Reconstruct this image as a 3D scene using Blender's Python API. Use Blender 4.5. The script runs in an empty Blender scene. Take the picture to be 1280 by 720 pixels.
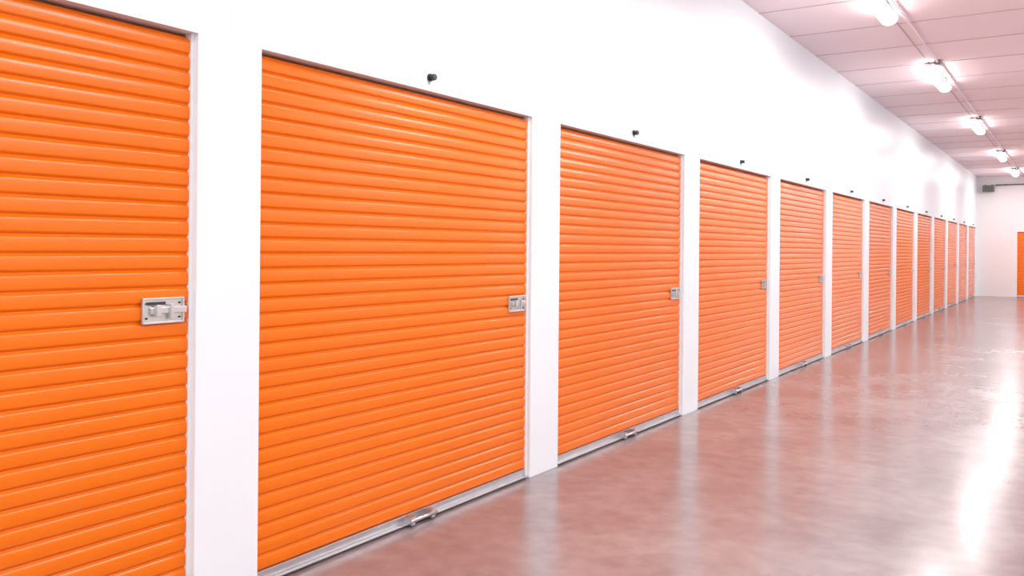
import bpy, bmesh, math, random
from mathutils import Matrix, Vector
random.seed(3)
scene = bpy.context.scene
try:
    scene.view_settings.view_transform = 'Standard'
    scene.view_settings.look = 'None'
    scene.view_settings.exposure = 0.0
except Exception as e:
    print(e)

# ------------------------------------------------------------------ constants (metres)
XW = -2.945      # left wall face
XR = 2.70        # right wall face
DH = 2.31        # door opening height
CH = 4.04        # ceiling height
YEND = 33.67     # end wall
YBACK = -7.0
CAMZ = 1.465
REC = 0.032

# ------------------------------------------------------------------ material helpers
def mat(name):
    m = bpy.data.materials.new(name); m.use_nodes = True
    nt = m.node_tree
    return m, nt, nt.nodes['Principled BSDF']

def simple(name, col, rough=0.5, metal=0.0, noise=0.0, nscale=5.0, bump=0.0, bscale=60):
    m, nt, b = mat(name)
    b.inputs['Roughness'].default_value = rough
    b.inputs['Metallic'].default_value = metal
    tc = nt.nodes.new('ShaderNodeTexCoord')
    n = nt.nodes.new('ShaderNodeTexNoise'); n.inputs['Scale'].default_value = nscale
    n.inputs['Detail'].default_value = 4
    nt.links.new(tc.outputs['Object'], n.inputs['Vector'])
    mx = nt.nodes.new('ShaderNodeMix'); mx.data_type = 'RGBA'
    mx.inputs[6].default_value = (*[c*(1-noise) for c in col], 1)
    mx.inputs[7].default_value = (*[min(1, c*(1+noise)) for c in col], 1)
    nt.links.new(n.outputs['Fac'], mx.inputs[0])
    nt.links.new(mx.outputs[2], b.inputs['Base Color'])
    if bump > 0:
        n2 = nt.nodes.new('ShaderNodeTexNoise'); n2.inputs['Scale'].default_value = bscale
        nt.links.new(tc.outputs['Object'], n2.inputs['Vector'])
        bp = nt.nodes.new('ShaderNodeBump'); bp.inputs['Strength'].default_value = bump
        bp.inputs['Distance'].default_value = 0.01
        nt.links.new(n2.outputs['Fac'], bp.inputs['Height'])
        nt.links.new(bp.outputs['Normal'], b.inputs['Normal'])
    return m

M_orange = simple('orange_paint', (0.81, 0.160, 0.0002), 0.20, 0, 0.05, 1.5)
M_orange.node_tree.nodes['Principled BSDF'].inputs['IOR'].default_value = 1.42
M_white = simple('white_metal_panel', (0.80, 0.845, 0.88), 0.36, 0, 0.012, 1.2, 0.06, 1.2)
M_white2 = simple('white_paint_wall', (0.84, 0.81, 0.82), 0.6, 0, 0.02, 1.0)
M_ceil = simple('ceiling_panel', (0.90, 0.765, 0.805), 0.75, 0, 0.03, 0.8)
M_grid = simple('ceiling_joint', (0.55, 0.45, 0.48), 0.6)
M_steel = simple('galvanised_steel', (0.60, 0.60, 0.62), 0.30, 1.0, 0.08, 12)
M_latch = simple('latch_plate_steel', (0.66, 0.66, 0.64), 0.28, 0.9, 0.05, 10)
M_dark = simple('dark_plastic', (0.035, 0.032, 0.035), 0.4)
M_grey = simple('grey_housing', (0.22, 0.21, 0.22), 0.45)
M_void = simple('unit_interior_shade', (0.05, 0.03, 0.025), 0.9)  # near-black colour stands in for the unlit space behind the doors
M_rubber = simple('rubber_seal', (0.06, 0.05, 0.05), 0.6)

# polished concrete
M_floor, nt, b = mat('polished_concrete')
tc = nt.nodes.new('ShaderNodeTexCoord')
n1 = nt.nodes.new('ShaderNodeTexNoise'); n1.inputs['Scale'].default_value = 0.9; n1.inputs['Detail'].default_value = 8; n1.inputs['Roughness'].default_value = 0.62
n2 = nt.nodes.new('ShaderNodeTexNoise'); n2.inputs['Scale'].default_value = 9; n2.inputs['Detail'].default_value = 6
nt.links.new(tc.outputs['Object'], n1.inputs['Vector']); nt.links.new(tc.outputs['Object'], n2.inputs['Vector'])
cr = nt.nodes.new('ShaderNodeValToRGB')
cr.color_ramp.elements[0].position = 0.30; cr.color_ramp.elements[0].color = (0.195, 0.145, 0.143, 1)
cr.color_ramp.elements[1].position = 0.72; cr.color_ramp.elements[1].color = (0.33, 0.285, 0.287, 1)
nt.links.new(n1.outputs['Fac'], cr.inputs['Fac'])
cr2 = nt.nodes.new('ShaderNodeValToRGB')
cr2.color_ramp.elements[0].position = 0.3; cr2.color_ramp.elements[0].color = (0.86, 0.84, 0.84, 1)
cr2.color_ramp.elements[1].position = 0.7; cr2.color_ramp.elements[1].color = (1.08, 1.07, 1.07, 1)
nt.links.new(n2.outputs['Fac'], cr2.inputs['Fac'])
mx = nt.nodes.new('ShaderNodeMix'); mx.data_type = 'RGBA'; mx.blend_type = 'MULTIPLY'; mx.inputs[0].default_value = 1
nt.links.new(cr.outputs['Color'], mx.inputs[6]); nt.links.new(cr2.outputs['Color'], mx.inputs[7])
nt.links.new(mx.outputs[2], b.inputs['Base Color'])
mr = nt.nodes.new('ShaderNodeMapRange'); mr.inputs['To Min'].default_value = 0.17; mr.inputs['To Max'].default_value = 0.27
nt.links.new(n1.outputs['Fac'], mr.inputs['Value']); nt.links.new(mr.outputs['Result'], b.inputs['Roughness'])
b.inputs['IOR'].default_value = 1.72
bp = nt.nodes.new('ShaderNodeBump'); bp.inputs['Strength'].default_value = 0.012; bp.inputs['Distance'].default_value = 0.01
nt.links.new(n2.outputs['Fac'], bp.inputs['Height']); nt.links.new(bp.outputs['Normal'], b.inputs['Normal'])

def emis(name, col, s):
    m, nt, b = mat(name)
    b.inputs['Base Color'].default_value = (*col, 1)
    b.inputs['Emission Color'].default_value = (*col, 1)
    b.inputs['Emission Strength'].default_value = s
    return m
M_tube = emis('lamp_diffuser', (1.0, 0.97, 0.95), 16)

# ------------------------------------------------------------------ mesh helpers
def add_box(bm, x0, x1, y0, y1, z0, z1, mi=0, bevel=0.0):
    vs = [bm.verts.new((x, y, z)) for x in (x0, x1) for y in (y0, y1) for z in (z0, z1)]
    idx = [(0,1,3,2),(4,6,7,5),(0,4,5,1),(2,3,7,6),(0,2,6,4),(1,5,7,3)]
    fs = []
    for f in idx:
        fc = bm.faces.new([vs[i] for i in f]); fc.material_index = mi; fs.append(fc)
    if bevel > 0:
        es = list({e for f in fs for e in f.edges})
        r = bmesh.ops.bevel(bm, geom=es, offset=bevel, segments=2, affect='EDGES', profile=0.6)
        for f in r['faces']: f.material_index = mi
def add_cyl(bm, c, axis, r, L, mi=0, seg=20, r2=None):
    rot = {'x': Matrix.Rotation(math.pi/2, 4, 'Y'), 'y': Matrix.Rotation(math.pi/2, 4, 'X'), 'z': Matrix.Identity(4)}[axis]
    res = bmesh.ops.create_cone(bm, cap_ends=True, segments=seg, radius1=r, radius2=r if r2 is None else r2, depth=L,
                                matrix=Matrix.Translation(c) @ rot)
    for v in res['verts']:
        for f in v.link_faces:
            f.material_index = mi
            f.smooth = len(f.verts) == 4
def to_mesh(bm, name, mats):
    bmesh.ops.recalc_face_normals(bm, faces=bm.faces)
    me = bpy.data.meshes.new(name); bm.to_mesh(me); bm.free()
    for m in mats: me.materials.append(m)
    return me
def obj(name, me, parent=None, loc=(0,0,0)):
    o = bpy.data.objects.new(name, me); scene.collection.objects.link(o)
    o.location = loc
    if parent: o.parent = parent
    return o

# ------------------------------------------------------------------ door positions
PER = 2.588; W = 2.215
left_doors = [(2.255 - W - 2*PER, 2.255 - 2*PER), (2.255 - W - PER, 2.255 - PER), (2.255 - W, 2.255), (2.578, 4.793)]
for k in range(3, 14):
    s = 2.565 + PER*(k-2)
    left_doors.append((s, s+W))

# ------------------------------------------------------------------ walls
def side_wall(name, face, sgn, doors):
    bm = bmesh.new()
    def bx(a, b_, y0, y1, z0, z1, mi=0, bev=0.0):
        xa, xb = face + sgn*a, face + sgn*b_
        add_box(bm, min(xa, xb), max(xa, xb), y0, y1, z0, z1, mi, bev)
    prev = YBACK
    edges = []
    for (a, c) in doors:
        bx(0, 0.30, prev, a, 0, DH, 0, 0.003)
        edges.append(((prev+a)/2))
        prev = c
    bx(0, 0.30, prev, YEND, 0, DH if doors else CH, 0, 0.003)
    if doors:
        cuts = [YBACK] + edges[1:] + [YEND]
        for i in range(len(cuts)-1):
            bx(0, 0.30, cuts[i]+0.0004, cuts[i+1]-0.0004, DH-0.001, CH, 0, 0.0012)
    bx(0.30, 0.36, YBACK, YEND, 0, CH, 1)  # dark backing added behind the openings, stops light leaking in over the curtains
    me = to_mesh(bm, name, [M_white, M_void])
    return obj(name, me)
side_wall('wall_left', XW, -1, left_doors)
side_wall('wall_right', XR, 1, [])

bm = bmesh.new()
add_box(bm, XW-0.36, XR+0.36, YBACK, YEND+0.3, -0.1, 0, 0)
obj('floor', to_mesh(bm, 'floor', [M_floor]))

bm = bmesh.new()
add_box(bm, XW-0.36, XR+0.36, YBACK, YEND+0.3, CH, CH+0.12, 0)
y = -6.4
while y < YEND:
    add_box(bm, XW, XR, y-0.010, y+0.010, CH-0.005, CH+0.001, 1); y += 1.22
for x in (XW+1.2+2.4*i for i in range(3)):
    if x < XR: add_box(bm, x-0.009, x+0.009, YBACK, YEND, CH-0.004, CH+0.001, 1)
obj('ceiling', to_mesh(bm, 'ceiling', [M_ceil, M_grid]))

# end wall with an opening for its door
ED0, ED1, EDH = -1.77, 0.50, 2.17
bm = bmesh.new()
add_box(bm, XW, ED0, YEND, YEND+0.25, 0, CH)
add_box(bm, ED1, XR, YEND, YEND+0.25, 0, CH)
add_box(bm, ED0, ED1, YEND, YEND+0.25, EDH, CH)
add_box(bm, XW, XR, YEND+0.25, YEND+0.3, 0, CH)
obj('wall_end', to_mesh(bm, 'wall_end', [M_white2]))

# ------------------------------------------------------------------ roller door meshes
# local frame: origin floor level at opening start, +Y along the opening, +X out towards corridor, x=0 is wall face
def curtain_mesh(width, height):
    bm = bmesh.new()
    z0 = 0.055
    prof = []
    nr = 34 if height > 2.25 else 32
    P = (height - 0.022 - z0)/nr
    ts = [0, .03, .06, .09, .12, .15, .18, .22, .28, .36, .44, .52, .60, .68, .76, .81, .85, .88, .91, .94, .97]
    def d(t):
        arc = 0.0032*math.sin(math.pi*t)
        g = min(t, 1-t)/0.18
        groove = 0.0085*(0.5-0.5*math.cos(math.pi*min(1, g)))
        return arc + groove
    for r in range(nr):
        for t in ts:
            prof.append((-REC-0.011 + d(t), z0 + (r+t)*P))
    ztop = z0 + nr*P
    prof.append((-REC-0.011, ztop))
    prof.append((-REC-0.03, ztop+0.012)); prof.append((-REC-0.07, ztop+0.016)); prof.append((-REC-0.15, ztop+0.018))
    ys = [0.010, width-0.010]
    prev = None
    for (x, zz) in prof:
        row = [bm.verts.new((x, yy, zz)) for yy in ys]
        if prev:
            f = bm.faces.new((prev[0], prev[1], row[1], row[0])); f.smooth = True
        prev = row
    me = bpy.data.meshes.new('curtain')
    bmesh.ops.recalc_face_normals(bm, faces=bm.faces)
    bm.to_mesh(me); bm.free(); me.materials.append(M_orange)
    return me
def bar_mesh(width):
    bm = bmesh.new()
    add_box(bm, -REC-0.012, -REC+0.006, 0.012, width-0.012, 0.018, 0.058, 0, 0.003)
    add_box(bm, -REC-0.010, -REC+0.031, 0.012, width-0.012, 0.012, 0.018, 0, 0.002)
    add_box(bm, -REC-0.014, -REC+0.010, 0.012, width-0.012, 0.0, 0.014, 1)
    c = width/2
    add_box(bm, -REC+0.004, -REC+0.055, c-0.10, c-0.07, 0.010, 0.056, 0, 0.003)
    add_box(bm, -REC+0.004, -REC+0.055, c+0.07, c+0.10, 0.010, 0.056, 0, 0.003)
    add_cyl(bm, (-REC+0.054, c, 0.036), 'y', 0.011, 0.22, 0)
    return to_mesh(bm, 'bottom_bar', [M_steel, M_rubber])
def guide_mesh(width, height):
    bm = bmesh.new()
    for s in (0, 1):
        y0, y1 = (0.0, 0.014) if s == 0 else (width-0.014, width)
        add_box(bm, -REC-0.03, -REC+0.008, y0, y1, 0.0, height, 0, 0.001)
    return to_mesh(bm, 'guide_rails', [M_white])
def latch_mesh():
    bm = bmesh.new()
    w, h = 0.185, 0.100
    add_box(bm, 0.000, 0.006, -w/2, w/2, -h/2, h/2, 0, 0.002)
    t = 0.008
    add_box(bm, 0.006, 0.013, -w/2, w/2, h/2-t, h/2, 0, 0.002)
    add_box(bm, 0.006, 0.013, -w/2, w/2, -h/2, -h/2+t, 0, 0.002)
    add_box(bm, 0.006, 0.013, -w/2, -w/2+t, -h/2, h/2, 0, 0.002)
    add_box(bm, 0.006, 0.013, w/2-t, w/2, -h/2, h/2, 0, 0.002)
    add_box(bm, 0.006, 0.018, -0.06, w/2+0.008, -0.012, 0.014, 0, 0.003)
    add_box(bm, 0.016, 0.034, -0.045, -0.025, -0.022, 0.024, 0, 0.003)
    add_box(bm, 0.016, 0.028, 0.020, 0.034, -0.034, 0.026, 0, 0.003)
    add_box(bm, 0.006, 0.010, -0.070, 0.01, 0.022, 0.034, 1, 0.001)
    for sy in (-1, 1):
        for sz in (-1, 1):
            add_cyl(bm, (0.008, sy*(w/2-0.02), sz*(h/2-0.022)), 'x', 0.004, 0.006, 1, 12)
    return to_mesh(bm, 'latch', [M_latch, M_dark])

bm = bmesh.new()
add_cyl(bm, (0.005, 0, 0), 'x', 0.022, 0.008, 0, 24)
add_cyl(bm, (0.018, 0, 0), 'x', 0.014, 0.026, 0, 16)
add_cyl(bm, (0.033, 0, 0), 'x', 0.019, 0.014, 0, 24, 0.016)
add_cyl(bm, (0.007, 0, -0.030), 'x', 0.005, 0.010, 1, 12)
ME_knob = to_mesh(bm, 'stop_knob', [M_dark, M_steel])

ME_cur = curtain_mesh(W, DH); ME_bar = bar_mesh(W); ME_gd = guide_mesh(W, DH-0.001); ME_latch = latch_mesh()

def roller_door(loc, rotz, width, height, latch_z, shared=True):
    e = bpy.data.objects.new('roller_door', None); scene.collection.objects.link(e)
    e.location = loc; e.rotation_euler = (0, 0, rotz)
    sc = width/W
    o = obj('curtain', ME_cur if shared else curtain_mesh(W, height), e); o.scale = (1, sc, 1)
    o = obj('bottom_bar', ME_bar, e); o.scale = (1, sc, 1)
    # rotation of -90 deg sends local +Y to +X of the world
    o = obj('guide_rails', ME_gd if shared else guide_mesh(W, height-0.001), e); o.scale = (1, sc, 1)
    obj('latch', ME_latch, e, (-REC+0.0005, width-0.132, latch_z))
    if shared: obj('stop_knob', ME_knob, e, (0, width/2+0.045, DH+0.07))
    return e
lz = [1.1, 1.1, 1.215, 1.12, 1.085]
for i, (a, c) in enumerate(left_doors):
    roller_door((XW, a, 0), 0, c-a, DH, lz[i] if i < len(lz) else 1.09)
roller_door((ED0, YEND, 0), -math.pi/2, ED1-ED0, EDH, 1.0, False)

# ------------------------------------------------------------------ ceiling lights on a conduit run, plus an added unseen fill row
LX = -1.74
bm = bmesh.new()
add_cyl(bm, (LX+0.12, (YBACK+YEND)/2, CH-0.028), 'y', 0.013, YEND-YBACK-0.02, 0, 12)
yy = -6
while yy < YEND:
    add_box(bm, LX+0.10, LX+0.14, yy-0.012, yy+0.012, CH-0.042, CH, 0); yy += 1.6
obj('ceiling_conduit', to_mesh(bm, 'ceiling_conduit', [M_ceil]))

L = 1.7
bm = bmesh.new()
add_box(bm, -0.075, 0.075, -L/2, L/2, -0.075, -0.035, 0, 0.006)
add_box(bm, -0.02, 0.14, -L/2+0.2, -L/2+0.24, -0.036, 0, 1)
add_box(bm, -0.02, 0.02, L/2-0.24, L/2-0.2, -0.036, 0, 1)
add_box(bm, -0.05, 0.05, -L/2-0.02, -L/2, -0.110, -0.032, 0, 0.006)
add_box(bm, -0.05, 0.05, L/2, L/2+0.02, -0.110, -0.032, 0, 0.006)
add_box(bm, 0.08, 0.16, -L/2-0.10, -L/2+0.02, -0.065, 0, 1, 0.006)
ME_body = to_mesh(bm, 'housing', [M_white2, M_grey])
bm = bmesh.new()   # opal wrap-around diffuser
NS = 14
rows = []
for i in range(NS+1):
    a = math.pi*i/NS
    x = -0.085*math.cos(a); z = -0.070 - 0.072*math.sin(a)**0.8
    rows.append([bm.verts.new((x, -L/2-0.022, z)), bm.verts.new((x, L/2+0.022, z))])
for i in range(NS):
    f = bm.faces.new((rows[i][0], rows[i][1], rows[i+1][1], rows[i+1][0])); f.smooth = True
for k in (0, 1):
    bm.faces.new([r[k] for r in rows])
ME_tube = to_mesh(bm, 'diffuser', [M_tube])
for rowx, pw in ((LX, 40), (1.5, 96)):  # left row is the conduit run; right row is unseen, added for even fill
    for yv in [-5.2, -0.6, 4.3, 9.25, 13.9, 19.6, 25.9, 31.4]:
        e = bpy.data.objects.new('ceiling_and_fill_light', None); scene.collection.objects.link(e); e.location = (rowx, yv, CH)
        obj('housing', ME_body, e); obj('diffuser', ME_tube, e)
        ld = bpy.data.lights.new('lamp', 'AREA'); ld.shape = 'RECTANGLE'; ld.size = 0.11; ld.size_y = L
        ld.energy = pw; ld.color = (1, 0.985, 0.98)
        lo = bpy.data.objects.new('lamp', ld); scene.collection.objects.link(lo); lo.parent = e; lo.location = (0, 0, -0.146)

# ------------------------------------------------------------------ wall heater + pipe on the end wall
bm = bmesh.new()
add_box(bm, -0.18, 0.18, -0.22, -0.02, -0.11, 0.11, 0, 0.012)
for i in range(5):
    add_box(bm, -0.15, 0.15, -0.228, -0.218, -0.08+i*0.035, -0.066+i*0.035, 1)
add_box(bm, -0.12, -0.08, -0.03, 0, -0.05, 0.14, 1); add_box(bm, 0.08, 0.12, -0.03, 0, -0.05, 0.14, 1)
obj('wall_heater', to_mesh(bm, 'wall_heater', [M_grey, M_dark]), None, (-2.60, YEND, 3.62))
bm = bmesh.new()
add_cyl(bm, (0, 0, 0), 'x', 0.022, 4.8, 0, 12)
for i in range(5):
    add_box(bm, -2.1+i*1.05, -2.07+i*1.05, -0.02, 0.06, -0.03, 0.03, 0)
obj('wall_pipe', to_mesh(bm, 'wall_pipe', [M_grey]), None, (0.0, YEND-0.06, 3.74))

# ------------------------------------------------------------------ world
w = bpy.data.worlds.new('world'); scene.world = w; w.use_nodes = True
bg = w.node_tree.nodes['Background']
bg.inputs['Color'].default_value = (0.93, 0.96, 1.0, 1); bg.inputs['Strength'].default_value = 1.15

# ------------------------------------------------------------------ camera
F = 1100.0
th = math.atan(710/F); roll = math.radians(0.5)
cd = bpy.data.cameras.new('camera'); cam = bpy.data.objects.new('camera', cd); scene.collection.objects.link(cam)
cd.sensor_width = 36; cd.lens = 36*F/1280; cd.shift_y = -49.2/1280
cd.clip_start = 0.05
cam.matrix_world = Matrix.Translation((0, 0, CAMZ)) @ Matrix.Rotation(th, 4, 'Z') @ Matrix.Rotation(math.pi/2, 4, 'X') @ Matrix.Rotation(roll, 4, 'Z')
scene.camera = cam
